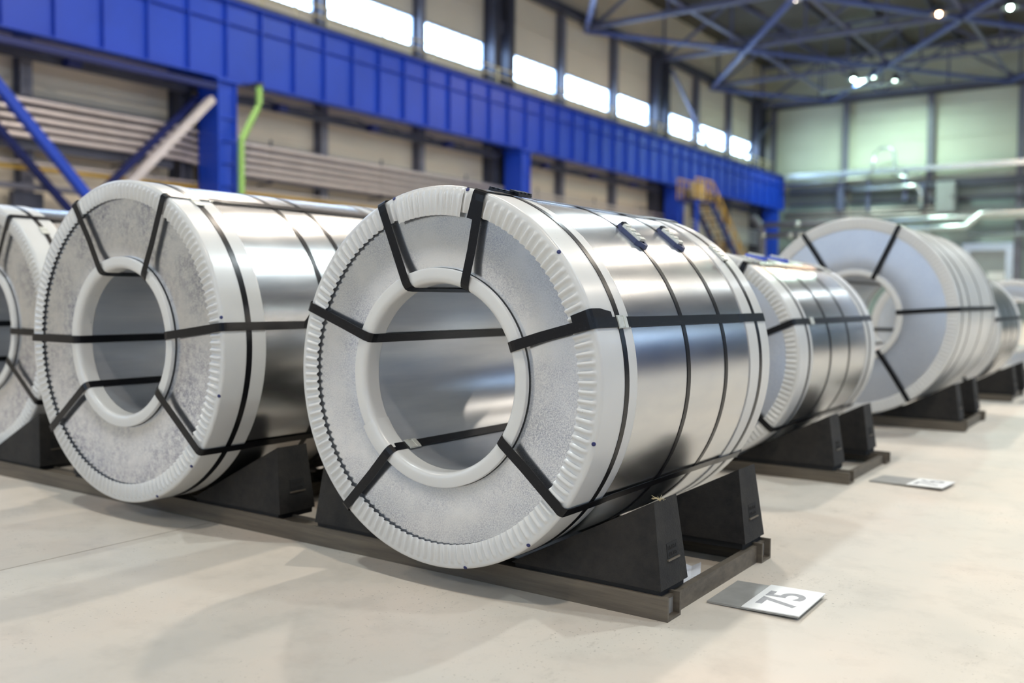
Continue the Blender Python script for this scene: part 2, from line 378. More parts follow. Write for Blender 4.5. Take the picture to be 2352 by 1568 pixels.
tag(MB().box(-16.67, -16.50, 7.3, 7.9, 2.2, 2.9).build('valve_cabinet', 'dark_steel'), 'dark cabinet on the wall post under the yellow pipe', 'cabinet')
gp = thing('downpipe', 'bright green downpipe with a slanted offset beside the blue column', 'pipe', (0, 0, 0))
MB().tube([(-15.3, 12.30, 5.72), (-15.3, 12.30, 5.27), (-15.3, 12.27, 5.2), (-15.3, 11.82, 4.42), (-15.3, 11.78, 4.33), (-15.3, 11.78, 0)], .075, 16).build('pipe_run', 'green', gp)
MB().box(-15.62, -15.22, 12.22, 12.38, 5.66, 5.735).build('clamp', 'dark_steel', gp)

tag(MB().box(-16.56, -16.53, 4, 10.9, 3.72, 4.78).build('gap_board', 'dark_steel'), 'dark board added behind the wall pipes to darken their gaps, crossed by the diagonal braces', 'board')  # boards added behind the pipes to darken the gaps between them
tag(MB().box(-16.56, -16.53, 12.5, 23.0, 3.72, 4.62).build('gap_board', 'steel_grey'), 'grey board added behind the wall pipes to darken their gaps, beyond the green pipe', 'board')
# yellow access stair by the third column
st = thing('access_stair', 'yellow-railed blue access stair by the third blue column', 'stair')
MB().box(-15.0, -14.2, 33.9, 35.7, 4.92, 5.0).build('landing', 'blue_dark', st)
for x in (-15.0, -14.2):
    MB().bar((x, 35.6, 4.9), (x, 40.6, 1.2), .1, .26).build('stringer', 'blue_dark', st)
    MB().bar((x, 35.6, 5.85), (x, 40.6, 2.1), .05, .05).build('hand_rail', 'yellow', st)
    MB().bar((x, 33.9, 5.85), (x, 35.6, 5.85), .05, .05).build('hand_rail', 'yellow', st)
    MB().bar((x, 33.9, 5.4), (x, 35.6, 5.4), .04, .04).build('hand_rail', 'yellow', st)
    for k in range(5): MB().box(x-.025, x+.025, 33.9+.42*k-.025, 33.9+.42*k+.025, 5.0, 5.85).build('rail_post', 'yellow', st)
    for k in range(7): MB().box(x-.03, x+.03, 36.2+.62*k-.03, 36.2+.62*k+.03, 4.5-.46*k, 5.45-.465*k).build('rail_post', 'yellow', st)
    MB().box(x-.06, x+.06, 33.95, 34.07, 0, 4.92).build('support_leg', 'blue', st); MB().box(x-.06, x+.06, 40.5, 40.62, 0, 1.3).build('support_leg', 'blue', st)
for k in range(14): MB().box(-14.98, -14.22, 35.7+.36*k, 35.95+.36*k, 4.78-.268*k, 4.82-.268*k).build('tread', 'blue_dark', st)
MB().box(-14.75, -14.35, 34.6, 35.2, 5.0, 5.75).build('cream_box', 'beige_rail', st)

# ------------------------------------------------------------------ roof trusses
def truss(y):
    r = thing('roof_truss', 'grey lattice roof truss spanning the hall under the dark roof', 'truss', (0, y, 0), 'roof trusses')
    MB().box(XL+.3, XR-.3, -.1, .1, 11.2, 11.36).build('bottom_chord', 'roof_steel', r)
    MB().box(XL+.3, XR-.3, -.1, .1, 13.2, 13.36).build('top_chord', 'roof_steel', r)
    for k in range(12):
        x = XL+.4+k*3.08
        a = (x, 0, 11.3) if k % 2 == 0 else (x, 0, 13.25); c = (x+3.08, 0, 13.25) if k % 2 == 0 else (x+3.08, 0, 11.3)
        MB().bar(a, c, .11).build('web_member', 'roof_steel', r)
        MB().bar((x, 0, 11.3), (x, 0, 13.25), .09).build('web_member', 'roof_steel', r)
for y in [-12.3+6*k for k in range(11)]: truss(y)
def brace(p, q, w=.16, mat='roof_brace'):
    tag(MB().bar(p, q, w, .14).build('roof_brace', mat), 'diagonal brace tinted blue for window light, lying flat between the roof trusses', 'brace', 'flat roof braces')
for k in range(3, 10):
    y = -12.3+6*k
    for i in range(4):
        x = -17.+4.1*i
        if (i+k) % 2: brace((x, y, 11.15), (x+4.1, y+6, 11.15))
        else: brace((x+4.1, y, 11.15), (x, y+6, 11.15))
for x in (-12.9, -8.8, -4.7, -.6, 3.5):
    tag(MB().box(x-.06, x+.06, 0, 49, 11.37, 11.48).build('roof_tie', 'roof_steel'), 'long straight tie bar running the length of the hall over the trusses', 'beam', 'long roof ties')
# knee brace from wall column
strut((-16.40, 36.1, 10.9), (-16.40, 40.2, 8.1), .12, 'roof_steel', 'pale blue knee brace slanting down across the windows from the far roof column', 'knee_brace')
strut((-16.40, 48.6, 10.6), (-16.40, 44.6, 8.1), .12, 'roof_steel', 'pale brace slanting down to the last window by the end wall', 'knee_brace')
# eaves beam on the left wall
tag(MB().box(XL+.05, XL+.35, 4, 49, 11.32, 11.6).build('eaves_beam', 'dark_steel'), 'dark eaves beam along the head of the beige window wall', 'beam')

# ------------------------------------------------------------------ hall lamps
def lamp(x, y, z, kind, label=None, power=1., group=None, drop=None):
    r = thing('high_bay_lamp', label or 'round high bay lamp hanging from the roof truss', 'lamp', (x, y, z), group)
    prof = [(.04, .34), (.11, .32), (.13, .14), (.16, .10), (.29, -.04), (.30, -.05), (.28, -.045), (.15, .08)]
    mm_ = MB().lathe(prof, 24); mm_.v = [(a, -c_, b_) for a, b_, c_ in mm_.v]
    mm_.build('reflector', 'lamp_body', r)
    bl = MB().lathe([(.001, -.12), (.06, -.09), (.075, -.03), (.06, .05), (.03, .1)], 16); bl.v = [(a, -c_, b_) for a, b_, c_ in bl.v]
    bl.build('bulb', 'bulb_'+kind, r)
    top = ZR-z if drop is None else drop
    MB().tube([(0, 0, .32), (0, 0, top)], .02, 8).build('hanger', 'dark_steel', r)
    ld = bpy.data.lights.new('lamp_light', 'AREA'); ld.shape = 'DISK'; ld.size = .5; ld.energy = LAMP_W*power; ld.color = LAMPC[kind]; ld.spread = math.radians(170)
    lo = bpy.data.objects.new('lamp_light', ld); COL.objects.link(lo); lo.location = (0, 0, -.13); lo.parent = r
    return r
# the ones in view
lamp(-10.90, 44.3, 11.40, 'cool', 'greenish white lit lamp at the window-wall end of the trio near the end wall', .6)
lamp(-10.0, 44.3, 11.42, 'cool', 'greenish white lit lamp in the middle of the trio near the end wall', .6)
lamp(-9.3, 45.5, 11.33, 'cool', 'greenish white lit lamp of the trio closest to the end wall', .6)
tag(MB().bar((-12.4, 44.1, 10.85), (-8.6, 44.1, 10.95), .22, .10).build('lamp_gantry', 'silver_pipe'), 'pale bar brightly lit from above by the trio of lamps', 'beam')
for x_ in (-12.2, -8.8): strut((x_, 44.1, 10.915 if x_ < -10 else 10.998), (x_, 44.1, 13.3), .06, 'roof_steel', 'thin hanger rod holding the pale lamp bar', 'hanger_rod', 'hanger', 'lamp bar hangers')
lamp(-5.17, 33.95, 11.0, 'warm', 'glowing orange-pink lamp between the far roof trusses', 1.3)
lamp(-3.0, 34.46, 11.0, 'cool', 'small white-green lit lamp beside the orange-pink lamp', 1.1)
# the rest of the hall grid, out of view, lighting the floor
GRID = [(-3.4, 9.4, 'white', 1.5), (4.4, 10.0, 'day', 1.5), (-9.8, 9.6, 'white', .9), (.6, 20.5, 'white', 1.3), (-6.6, 21.0, 'day', 1.3), (7.6, 21.0, 'white', .9),
        (-3.4, -2.6, 'day', .62), (4.4, -3.2, 'white', .85), (10.0, 4.0, 'day', .8), (-10.0, -4.0, 'white', .5), (-2.0, -16, 'white', .9), (6.0, -16, 'day', .9), (-9.5, -16, 'day', .7), (-9.5, 31.5, 'white', .9), (4.5, 33, 'day', .9)]
for x, y, k, pw in GRID: lamp(x, y, 11.6, k, 'lit high bay lamp hanging over the nearer coils', pw, 'lamps over the coils')

# ------------------------------------------------------------------ end wall fittings
ym = YE
pe = MB().box(-.09, .09, -.30, -.002, 0, 11.3).box(-.16, .16, -.33, -.28, 0, 11.3).mesh('end_wall_post', 'steel_grey')
for x in (-16.4, -12.5, -8.35, -4.3, -.2, 3.9, 8): tag(link('end_wall_post', pe, None, (x, ym, 0)), 'grey steel post dividing the pale panels of the end wall', 'post', 'end wall posts')
tag(MB().box(-15.4, XR-1.8, ym-.9, ym-.335, 7.38, 7.62).build('end_beam', 'silver_pipe'), 'pale horizontal beam crossing the end wall above the pipework', 'beam')
tag(MB().box(-15.4, XR-1.8, ym-.48, ym-.335, 5.85, 6.05).build('end_girt', 'dark_steel'), 'lower dark girt of the end wall, just above the row of thin pipes', 'beam')
tag(MB().box(XL+.6, XR-.5, ym-.5, ym-.335, 11.2, 11.5).build('end_eaves_beam', 'dark_steel'), 'dark horizontal beam at the top of the end wall', 'beam')
tag(MB().box(-15.4, XR-1.8, ym-.48, ym-.335, 6.55, 6.95).build('end_girt', 'dark_steel'), 'dark girt under the pale beam on the end wall', 'beam')
tag(MB().tube([(-15.4, ym-.975, 7.05), (-11.2, ym-.975, 7.15), (-11.0, ym-.975, 7.3), (-10.85, ym-.975, 8.4), (-10.6, ym-.975, 8.62), (-10.1, ym-.975, 8.62), (-9.9, ym-.975, 8.4), (-9.8, ym-.975, 7.3), (-9.5, ym-.975, 7.12), (-8.6, ym-.975, 7.12)], .07, 10).build('expansion_loop', 'silver_pipe'), 'thin pale pipe with a tall square expansion loop on the end wall', 'pipe')
for k, (z, x0, x1, r_) in enumerate(((5.62, -15.5, -8.0, .05), (5.42, -15.5, -8, .05), (5.22, -15.5, -4, .06), (5.02, -15.5, -4, .06), (4.4, -15.5, -9.5, .07), (4.15, -15.5, -9.5, .07))):
    tag(MB().tube([(x0, ym-.45, z), (x1, ym-.45, z)], r_, 10).build('end_wall_pipe', 'galv_pipe'), 'thin pipe of the row running low across the end wall', 'pipe', 'end wall pipe row')
tag(MB().tube([(-10.6, ym-1.1, 4.88), (-7.45, ym-1.1, 4.98), (-4.9, ym-1.1, 4.95), (12, ym-1.1, 4.95)], .15, 16).build('steam_pipe', 'silver_pipe'), 'thick bright silver pipe running high across the end wall pipework', 'pipe')
tag(MB().tube([(-11, ym-1.6, 4.42), (-6.5, ym-1.6, 4.48), (-6.35, ym-1.6, 4.52), (-5.75, ym-1.6, 5.05), (-5.6, ym-1.6, 5.1), (12, ym-1.6, 5.1)], .16, 16).build('steam_pipe', 'silver_pipe'), 'thick silver pipe that steps up at a slant on the end wall', 'pipe')
tag(MB().tube([(-6.4, ym-1.2, 4.1), (12, ym-1.2, 4.1)], .08, 12).build('thin_silver_pipe', 'silver_pipe'), 'slim silver pipe just above the end wall door frame', 'pipe')
bx = thing('control_cabinet', 'grey control cabinet mounted on the end wall pipework', 'cabinet', (-7.4, ym-.9, 5.5))
MB().box(-.45, .42, -.3, .4, -.25, 1.25).build('body', 'box_grey', bx); MB().box(-.4, .37, -.33, -.3, -.2, 1.2).build('door', 'box_grey', bx); MB().box(.28, .32, -.37, -.33, .4, .6).build('handle', 'dark_steel', bx)
for k, (x, z0, z1, w) in enumerate(((-12.6, 5.6, 7.3, .28), (-11.2, 5.5, 7.1, .16), (-9.4, 6.0, 7.4, .2), (-8.6, 5.6, 6.8, .26))):
    tag(MB().box(x-w/2, x+w/2, ym-.75, ym-.5, z0, z1).build('pipe_hanger', 'roof_steel'), 'short grey-blue hanger dropping from the end wall beam', 'hanger', 'end wall hangers')
tag(MB().tube([(-11.9, ym-.9, 6.6), (-9, ym-.9, 6.65), (-8.75, ym-.9, 6.6), (-8.6, ym-.9, 6.3), (-8.6, ym-.9, 5.6)], .12, 12).build('bent_duct', 'silver_pipe'), 'silver duct bending downward beneath the end wall beam', 'duct')
dr = struct(link('door_1', None, None, (-5.6, ym, 0)))
MB().box(-1.15, -.8, -.2, 0, 0, 3.75).box(.78, 1.1, -.2, 0, 0, 3.75).box(-.8, .78, -.2, 0, 3.4, 3.75).build('door_frame', 'silver_pipe', dr)
MB().box(-.8, .78, -.1, -.02, 0, 3.4).build('door_leaf', 'box_grey', dr); MB().box(.55, .6, -.16, -.1, 1, 1.2).build('door_handle', 'dark_steel', dr)
tag(MB().box(-5.6, -4.85, ym-.13, ym-.105, 1.9, 2.35).build('door_notice', 'label_white'), 'pale notice fixed on the end wall door', 'sign')
# machinery in the far left corner
mc = thing('pipe_manifold', 'grey pipe manifold with silver discs standing for points of light in the far left corner', 'manifold', (0, 44, 0))
MB().tube([(-15.75, 0, 5.02), (-15.5, 0, 4.98), (-15.25, 0, 4.7), (-15.08, 0, 4.3), (-15.05, 0, 0)], .17, 14).build('riser', 'steel_grey', mc)
for z in (4.6, 4.08):
    MB().tube([(-15.0, -.1, z), (-11.0, -.1, z)], .13, 12).build('header', 'steel_grey', mc)
for x, z in ((-13.25, 4.6), (-13.6, 4.07), (-14.98, 4.1), (-13.1, 4.07)):
    MB().lathe([(.001, -.2), (.1, -.18), (.14, -.1), (.14, .05)], 18, 0).build('light_spot_disc', 'silver_pipe', mc, (x, -.1, z))  # silver discs added to stand for points of light on the pipe rack

# ------------------------------------------------------------------ steel coils
SW = .032   # strap width
def ribbon(path, width, zc, th_shift=0., thick=.0014, closed=True):
    """path of (r, y, th); flat strap following it round the coil"""
    mb = MB(); n = len(path); vs = []; fs = []
    pts = [Vector((r*math.cos(th), y, zc+r*math.sin(th))) for r, y, th in path]
    for i, (r, y, th) in enumerate(path):
        a = path[(i-1) % n] if closed or i else path[i]; c = path[(i+1) % n] if closed or i < n-1 else path[i]
        d = Vector((c[0]-a[0], c[1]-a[1])).normalized()
        nn = Vector((d.y, -d.x))                      # normal in the (r, y) plane
        if nn.length < .5: nn = Vector((1, 0))
        ca, sa = math.cos(th), math.sin(th); tg = Vector((-sa, 0, ca)); rad = Vector((ca, 0, sa))
        nv = rad*nn.x+Vector((0, 1, 0))*nn.y
        p = pts[i]+tg*th_shift
        vs += [p+tg*width/2+nv*thick/2, p+tg*width/2-nv*thick/2, p-tg*width/2-nv*thick/2, p-tg*width/2+nv*thick/2]
    for i in range(n if closed else n-1):
        k = (i+1) % n
        for j in range(4): fs.append((i*4+j, k*4+j, k*4+(j+1) % 4, i*4+(j+1) % 4))
    mb.add(vs, fs)
    return mb
def seal_mesh(L, w, h, mat, teeth=3):
    """crimped metal clip lying in the XY plane, strap along X"""
    mb = MB(); n = 2*teeth+1
    for i in range(n):
        x0 = -L/2+L*i/n; x1 = x0+L/n; hh = h if i % 2 == 0 else h*.55; ww = w if i % 2 == 0 else w*.9
        mb.box(x0, x1, -ww/2, ww/2, 0, hh)
    mb.box(-L/2, L/2, -w/2-.002, -w/2, -.001, h*.6).box(-L/2, L/2, w/2, w/2+.002, -.001, h*.6)
    return mb.mesh('strap_seal', mat)
SEAL = seal_mesh(.055, .036, .004, 'seal', 1)
SEALT = seal_mesh(.085, .036, .010, 'seal', 3)
SEALD = seal_mesh(.075, .036, .012, 'seal_dark', 3)
def place_seal(me, parent, zc, r, th, y, along, name='strap_seal', inner=False):
    """along: 'axis' strap runs along Y, 'ring' strap runs round the barrel"""
    rad = Vector((math.cos(th), 0, math.sin(th))); tg = Vector((-math.sin(th), 0, math.cos(th))); ax = Vector((0, 1, 0))
    X = ax if along == 'axis' else tg
    up_ = -rad if inner else rad
    Y = up_.cross(X)
    o = link(name, me, parent)
    o.matrix_local = Matrix.Translation(Vector((0, y, zc))+rad*r) @ Matrix((X, Y, up_)).transposed().to_4x4()
    return o
def pad_mesh(mat):
    mb = MB(); L, w, h, q = .135, .06, .011, .02
    out = [(-L/2, -w/2+q), (-L/2+q*1.6, -w/2), (L/2-q*1.6, -w/2), (L/2, -w/2+q), (L/2, w/2-q), (L/2-q*1.6, w/2), (-L/2+q*1.6, w/2), (-L/2, w/2-q)]
    k = len(out); vs = [(x, y, -.004) for x, y in out]+[(x*.95, y*.95, h) for x, y in out]+[(x*.78, y*.72, h) for x, y in out]+[(x*.76, y*.7, .006) for x, y in out]
    fs = [tuple(range(3*k, 4*k))]
    for a in range(3):
        for i in range(k): fs.append((a*k+i, a*k+(i+1) % k, (a+1)*k+(i+1) % k, (a+1)*k+i))
    return mb.add(vs, fs).mesh('buckle_pad', mat)
PAD = pad_mesh('pad'); PADB = pad_mesh('pad_blue')

def coil(label, x, y, z, R, W, eye, rings, bw=.215, face='face', ribs=128, bore=.303, marks=(), ringmat='ring', ribamp=.0092, ri=None, barrelmat='barrel'):
    """eye: list of (outer angle, inner angle); rings: list of y for the girth straps"""
    root = thing('steel_coil', label, 'steel coil', (x, y, z-R), 'steel coils on the cradles')
    zc = R; ri = ri or R*.872; ro = bore+.047
    MB().lathe([(R-.004, .009), (R-.004, W-.012)], 256, zc).build('barrel', barrelmat, root)
    MB().lathe([(bore+.02, .0235), (bore+.04, .0198), (bore+.055, .0172), (bore+.07, .0150), (bore+.095, .0122), (bore+.12, .0105), (bore+.15, .0096), (bore+.19, .0091), (R-.006, .009)], 192, zc).build('front_face', face, root)
    MB().lathe([(bore+.02, W-.016), (R-.006, W-.016)], 128, zc).build('rear_face', 'face_plain', root)
    MB().lathe([(bore+.001, .02), (bore+.001, W-.02)], 192, zc).build('bore_wall', 'bore', root)
    # front corrugated edge protector, pressed from one sheet
    SEG = 8; pat = [0, 0, 0, .22, .88, 1, .88, .22]
    prof = [(ri, .004, 1), (ri+.003, .0025, 1), (ri+.02, .0, 1), (R-.030, .0, 1), (R-.024, -.0002, .85), (R-.018, -.001, .12), (R-.015, -.001, 0), (R-.0095, -.0008, 0), (R-.0055, .0006, 0), (R-.0022, .0036, 0), (R-.0005, .0075, 0), (R, .0105, 0), (R, .013, 0), (R, bw-.004, 0), (R, bw, 0), (R-.0035, bw+.0003, 0), (R-.0036, bw+.0006, 0)]
    MB().lathe([(r, yy) for r, yy, a in prof], ribs*SEG, zc, rib=lambda i, th, j: -ribamp*prof[j][2]*pat[i % SEG]).build('outer_edge_ring', ringmat, root)
    MB().lathe([(R-.0035, W-bw-.0006), (R-.0034, W-bw-.0003), (R, W-bw), (R, W-bw+.004), (R, W-.014), (R, W-.012), (R-.0018, W-.005), (R-.011, W), (R-.014, W), (ri, W)], 256, zc).build('outer_edge_ring', ringmat, root)
    MB().lathe([(ro, .014), (ro, .0005), (ro-.0005, -.0008), (ro-.002, -.0014), (ro-.006, -.0018), (bore+.024, -.0036), (bore+.017, -.0036), (bore+.011, -.0024), (bore+.006, .0005), (bore+.0025, .004), (bore, .0085), (bore-.0012, .014), (bore-.0015, .02), (bore-.0015, .025), (bore-.0015, .063), (bore-.0015, .065), (bore+.001, .0655)], 192, zc).build('inner_edge_ring', ringmat, root)
    MB().lathe([(ro, W), (bore+.01, W), (bore-.0015, W-.015), (bore-.0015, W-.11), (bore+.001, W-.111)], 128, zc).build('inner_edge_ring', ringmat, root)
    out = {'eye': [], 'ring': []}
    b_ = bore-.003
    for ao, ai in eye:
        to, ti = math.radians(ao), math.radians(ai)
        L = lambda r: ti+(to-ti)*max(0, min(1, (r-bore)/(R-bore)))
        path = [(b_, W-.04, ti), (b_, .5*W, ti), (b_, .12, ti), (b_, .03, ti), (b_+.002, .008, ti), (b_+.008, -.003, L(b_+.01)), (b_+.02, -.0082, L(b_+.02)), (b_+.034, -.010, L(b_+.034)), (R*.7, -.0112, L(R*.7)), (R-.03, -.0112, L(R-.03)), (R-.010, -.0098, to), (R-.002, -.006, to), (R+.0032, .002, to), (R+.0044, .014, to), (R+.0044, bw, to), (R+.0018, bw+.06, to), (R+.0018, W-bw-.06, to), (R+.0044, W-bw, to), (R+.0044, W-.014, to), (R-.003, W+.005, to), (R*.7, W+.007, L(R*.7)), (b_+.02, W+.007, ti), (b_+.002, W-.008, ti)]
        out['eye'].append(ribbon(path, SW, zc).build('eye_strap', 'strap', root))
    for yy in rings:
        r0 = R+.0003 if (yy < bw or yy > W-bw) else R-.0037
        out['ring'].append(MB().lathe([(r0, yy-SW/2+.003), (r0+.0016, yy-SW/2+.003), (r0+.0016, yy+SW/2-.003), (r0, yy+SW/2-.003)], 192, zc, closed=True).build('girth_strap', 'strap', root, sharp=40))
    for a in marks:
        th = math.radians(a); o = MB().lathe([(.0004, 0), (.0062, .0), (.0066, .0012)], 12).build('punch_mark', 'mark_blue', root)
        rad = Vector((math.cos(th), 0, math.sin(th))); nrm = (rad*.5-Vector((0, 1, 0))*.86).normalized()
        tg = Vector((-math.sin(th), 0, math.cos(th)))
        o.matrix_local = Matrix.Translation(Vector((0, -.0006, zc))+rad*(R-.0048)) @ Matrix((tg, -nrm, tg.cross(-nrm))).transposed().to_4x4()
    return root, out, zc
def rad_(a): return math.radians(a)

# --- the near coil (75)
A, AO, zc = coil('large steel coil with six black straps nearest the number 75 plate', .0393, -.048, .6826, .6076, 1.362,
    [(112, 111), (72.5, 67.5), (158.5, 157), (18, 20.5), (-37, -34), (-130, -127)], [.147, .592, .914, 1.25], marks=(107, 40.5, -15, -53, -78, 78))
ra = .6076
place_seal(SEALD, AO['ring'][0], zc, ra+.002, rad_(76), .147, 'ring'); place_seal(SEALD, AO['eye'][1], zc, ra+.007, rad_(72.6), .20, 'axis')
for i, a in ((1, 51), (2, 52.)):
    s_ = link('buckle_pad', PAD, A)
    th = rad_(a); rv = Vector((math.cos(th), 0, math.sin(th))); tg = Vector((-math.sin(th), 0, math.cos(th)))
    s_.matrix_local = Matrix.Translation(Vector((0, (.592, .914)[i-1]+.005, zc))+rv*(ra-.002)) @ Matrix((tg, rv.cross(tg), rv)).transposed().to_4x4()
    q_ = link('strap_seal', SEALT, s_, (0, .004, .012))
    q2 = link('strap_seal', SEALD, s_, (.046, -.002, .012)); q2.scale = (.35, .9, .8)
place_seal(SEALT, AO['ring'][3], zc, ra+.002, rad_(46), 1.25, 'ring')
place_seal(SEAL, AO['eye'][3], zc, ra+.0055, rad_(18), .147+.01, 'axis')
place_seal(SEAL, AO['eye'][5], zc, .2985, rad_(-127), .10, 'axis', inner=True)
# black pad under the strap at the rim, and loose strap tail at the left rim
ribbon([(ra-.062, -.0096, rad_(20.0)), (ra-.01, -.0090, rad_(20.0)), (ra-.001, -.005, rad_(20.0)), (ra+.003, .003, rad_(20.0)), (ra+.0034, .05, rad_(20.0)), (ra+.0034, .11, rad_(19.0))], .044, zc, closed=False).build('edge_pad', 'strap', A)
ribbon([(ra-.09, -.0096, rad_(73.0)), (ra-.01, -.0090, rad_(73.0)), (ra-.001, -.005, rad_(73.0)), (ra+.003, .003, rad_(73.0)), (ra+.0034, .07, rad_(73.0))], .046, zc, closed=False).build('edge_pad', 'strap', A)
ribbon([(ra+.004, .03, rad_(160)), (ra+.012, .02, rad_(163)), (ra+.022, .012, rad_(166))], SW, zc, closed=False).build('strap_tail', 'strap', A)
# overlapped end of the pressed sheet near the top
pr = [(.515, -.004), (.52, -.0055), (.578, -.0055), (.592, -.003), (.604, .0005), (.6092, .010), (.6092, .2)]
ptn = [0, .1, .6, 1, .9, .5, .1, 0]
MB().lathe(pr, 96, zc, th0=rad_(79), th1=rad_(107), rib=lambda i, th, j: -.0062*(1 if j < 3 else .3 if j == 3 else 0)*ptn[i % 8]).build('sheet_overlap', 'ring', A)
pr = [(.358, -.003), (.335, -.0072), (.318, -.006), (.307, -.001), (.3005, .01), (.3, .066)]
MB().lathe(pr, 64, zc, th0=rad_(-150), th1=rad_(-127)).build('sheet_overlap', 'ring', A)

# --- second coil
B, BO, zb_ = coil('large steel coil with mottled zinc face standing second along the near cradle', -1.5946, -.0977, .7429, .6619, 1.40,
    [(118, 112), (61.5, 56.5), (180, 180), (6.8, 6.3), (-37.5, -36), (-142, -141)], [.118, .54, .72, 1.28], face='face_b', ribs=140, bw=.2, marks=(10, -16, -45, -68), ri=.585)
place_seal(SEAL, BO['ring'][0], zb_, .6619+.002, rad_(58), .118, 'ring')
# --- third coil, cut by the frame
C, CO, zc_ = coil('steel coil at the far left end of the near cradle, cut by the picture edge', -3.33, .20, .7506, .669, 1.40,
    [(118, 114), (61, 60), (178, 178), (-1, -1.5), (-33, -30), (-142, -141)], [.118, .54, .72, 1.28], face='face_b', ribs=140, bw=.2, ri=.59)
place_seal(SEAL, CO['ring'][0], zc_, .671, rad_(50), .118, 'ring')
# --- behind the near coil
D, DO, zd = coil('smaller steel coil with close girth straps right behind the nearest coil', -.165, 2.44, .634, .565, 1.51,
    [(112, 112), (62, 60), (158, 158), (20, 18), (-41, -41), (-130, -130)], [.16, .55, .92, 1.36], face='face_plain', ribs=120)
place_seal(SEALT, DO['ring'][0], zd, .567, rad_(66), .16, 'ring'); place_seal(SEALT, DO['ring'][3], zd, .567, rad_(62), 1.36, 'ring')
place_seal(SEAL, DO['eye'][3], zd, .571, rad_(20), .27, 'axis')
for yy in (.55, .92):
    s_ = link('buckle_pad', PADB, D); th = rad_(78); rv = Vector((math.cos(th), 0, math.sin(th))); tg = Vector((-math.sin(th), 0, math.cos(th)))
    s_.matrix_local = Matrix.Translation(Vector((0, yy, zd))+rv*.563) @ Matrix((tg, rv.cross(tg), rv)).transposed().to_4x4()
    link('strap_seal', SEALT, s_, (0, .004, .012))
E_, EO, ze = coil('widest steel coil with a smooth pale face and long straps on its own cradle', 0., 4.88, .82, .73, 1.62,
    [(122, 121), (64.7, 64), (180, 180), (5, 6), (-56, -54), (-122, -122)], [.10, .42, .95, 1.5], face='face_plain', ribs=150, ri=.645, ribamp=.004, barrelmat='ring')
F_, FO, zf = coil('steel coil half hidden behind the widest coil', .05, 7.45, .651, .58, 1.62,
    [(118, 118), (62, 62), (180, 180), (12, 12), (-56, -56), (-122, -122)], [.15, .5, .9, 1.4], face='face_plain', ribs=80)
G_, GO, zg = coil('farthest steel coil at the edge of the row', .30, 11.0, .64, .57, 1.3,
    [(118, 118), (62, 62), (180, 180), (5, 5), (-56, -56), (-122, -122)], [.15, .5, .9], face='face_plain', ribs=80)

# ------------------------------------------------------------------ cradles
TP = math.tan(rad_(26.7)); ZV = .0
def saddle_mesh(sg, hmax=.72, w=.185):
    """wedge rising away from the coil axis; local x from axis, y across, z from floor"""
    xo, xt, zt, zb0 = hmax, hmax-.038, .003+TP*(hmax-.038)-.004, .085
    xi = (zb0+.003)/TP+.01
    def sec(yf, yb, tf, tb):
        return [(sg*xi, yf, zb0), (sg*xo, yf, zb0), (sg*xt, tf, zt), (sg*xi, yb, zb0), (sg*xo, yb, zb0), (sg*xt, tb, zt)]
    vs = sec(0, w, .02, w-.012)
    fs = [(0, 1, 2), (3, 5, 4), (0, 3, 4, 1), (1, 4, 5, 2), (0, 2, 5, 3)]
    if sg < 0: fs = [tuple(reversed(f)) for f in fs]
    return MB().add(vs, fs), xo, xt, zt, zb0
def plaque_parts(parent, sg, xo, xt, zt, zb0, w):
    """recessed maker plate with ledge on the outer end of the saddle"""
    sl = (xo-xt)/(zt-zb0)
    xa = lambda z: sg*(xo-sl*(z-zb0))
    def patch(y0, y1, z0, z1, d0, d1, name, mat):
        vs = [(xa(z)+sg*d, y, z) for d in (d0, d1) for z in (z0, z1) for y in (y0, y1)]
        fs = [(0, 2, 3, 1), (4, 5, 7, 6), (0, 1, 5, 4), (2, 6, 7, 3), (0, 4, 6, 2), (1, 3, 7, 5)]
        return MB().add(vs, fs)
    yc = w*.55; z0 = .165
    patch(yc-.036, yc+.036, z0, z0+.045, -.004, .0012, '', '').build('maker_plate', 'pad_black', parent)
    patch(yc-.04, yc+.04, z0-.006, z0-.001, -.003, .005, '', '').build('plate_ledge', 'cradle', parent)
    mb = MB()
    for row, zz in enumerate((z0+.007, z0+.026)):
        for k in range(9):
            yy = yc-.029+k*.0066; h = .011 if (k*7+row*3) % 4 else .007
            q = patch(yy, yy+.0026, zz, zz+h, .001, .0024, '', ''); mb.add(q.v, q.f)
            if (k+row) % 3 == 0:
                q = patch(yy, yy+.0055, zz+h*.45, zz+h*.62, .001, .0024, '', ''); mb.add(q.v, q.f)
    o = mb.build('raised_lettering', 'saddle', parent)
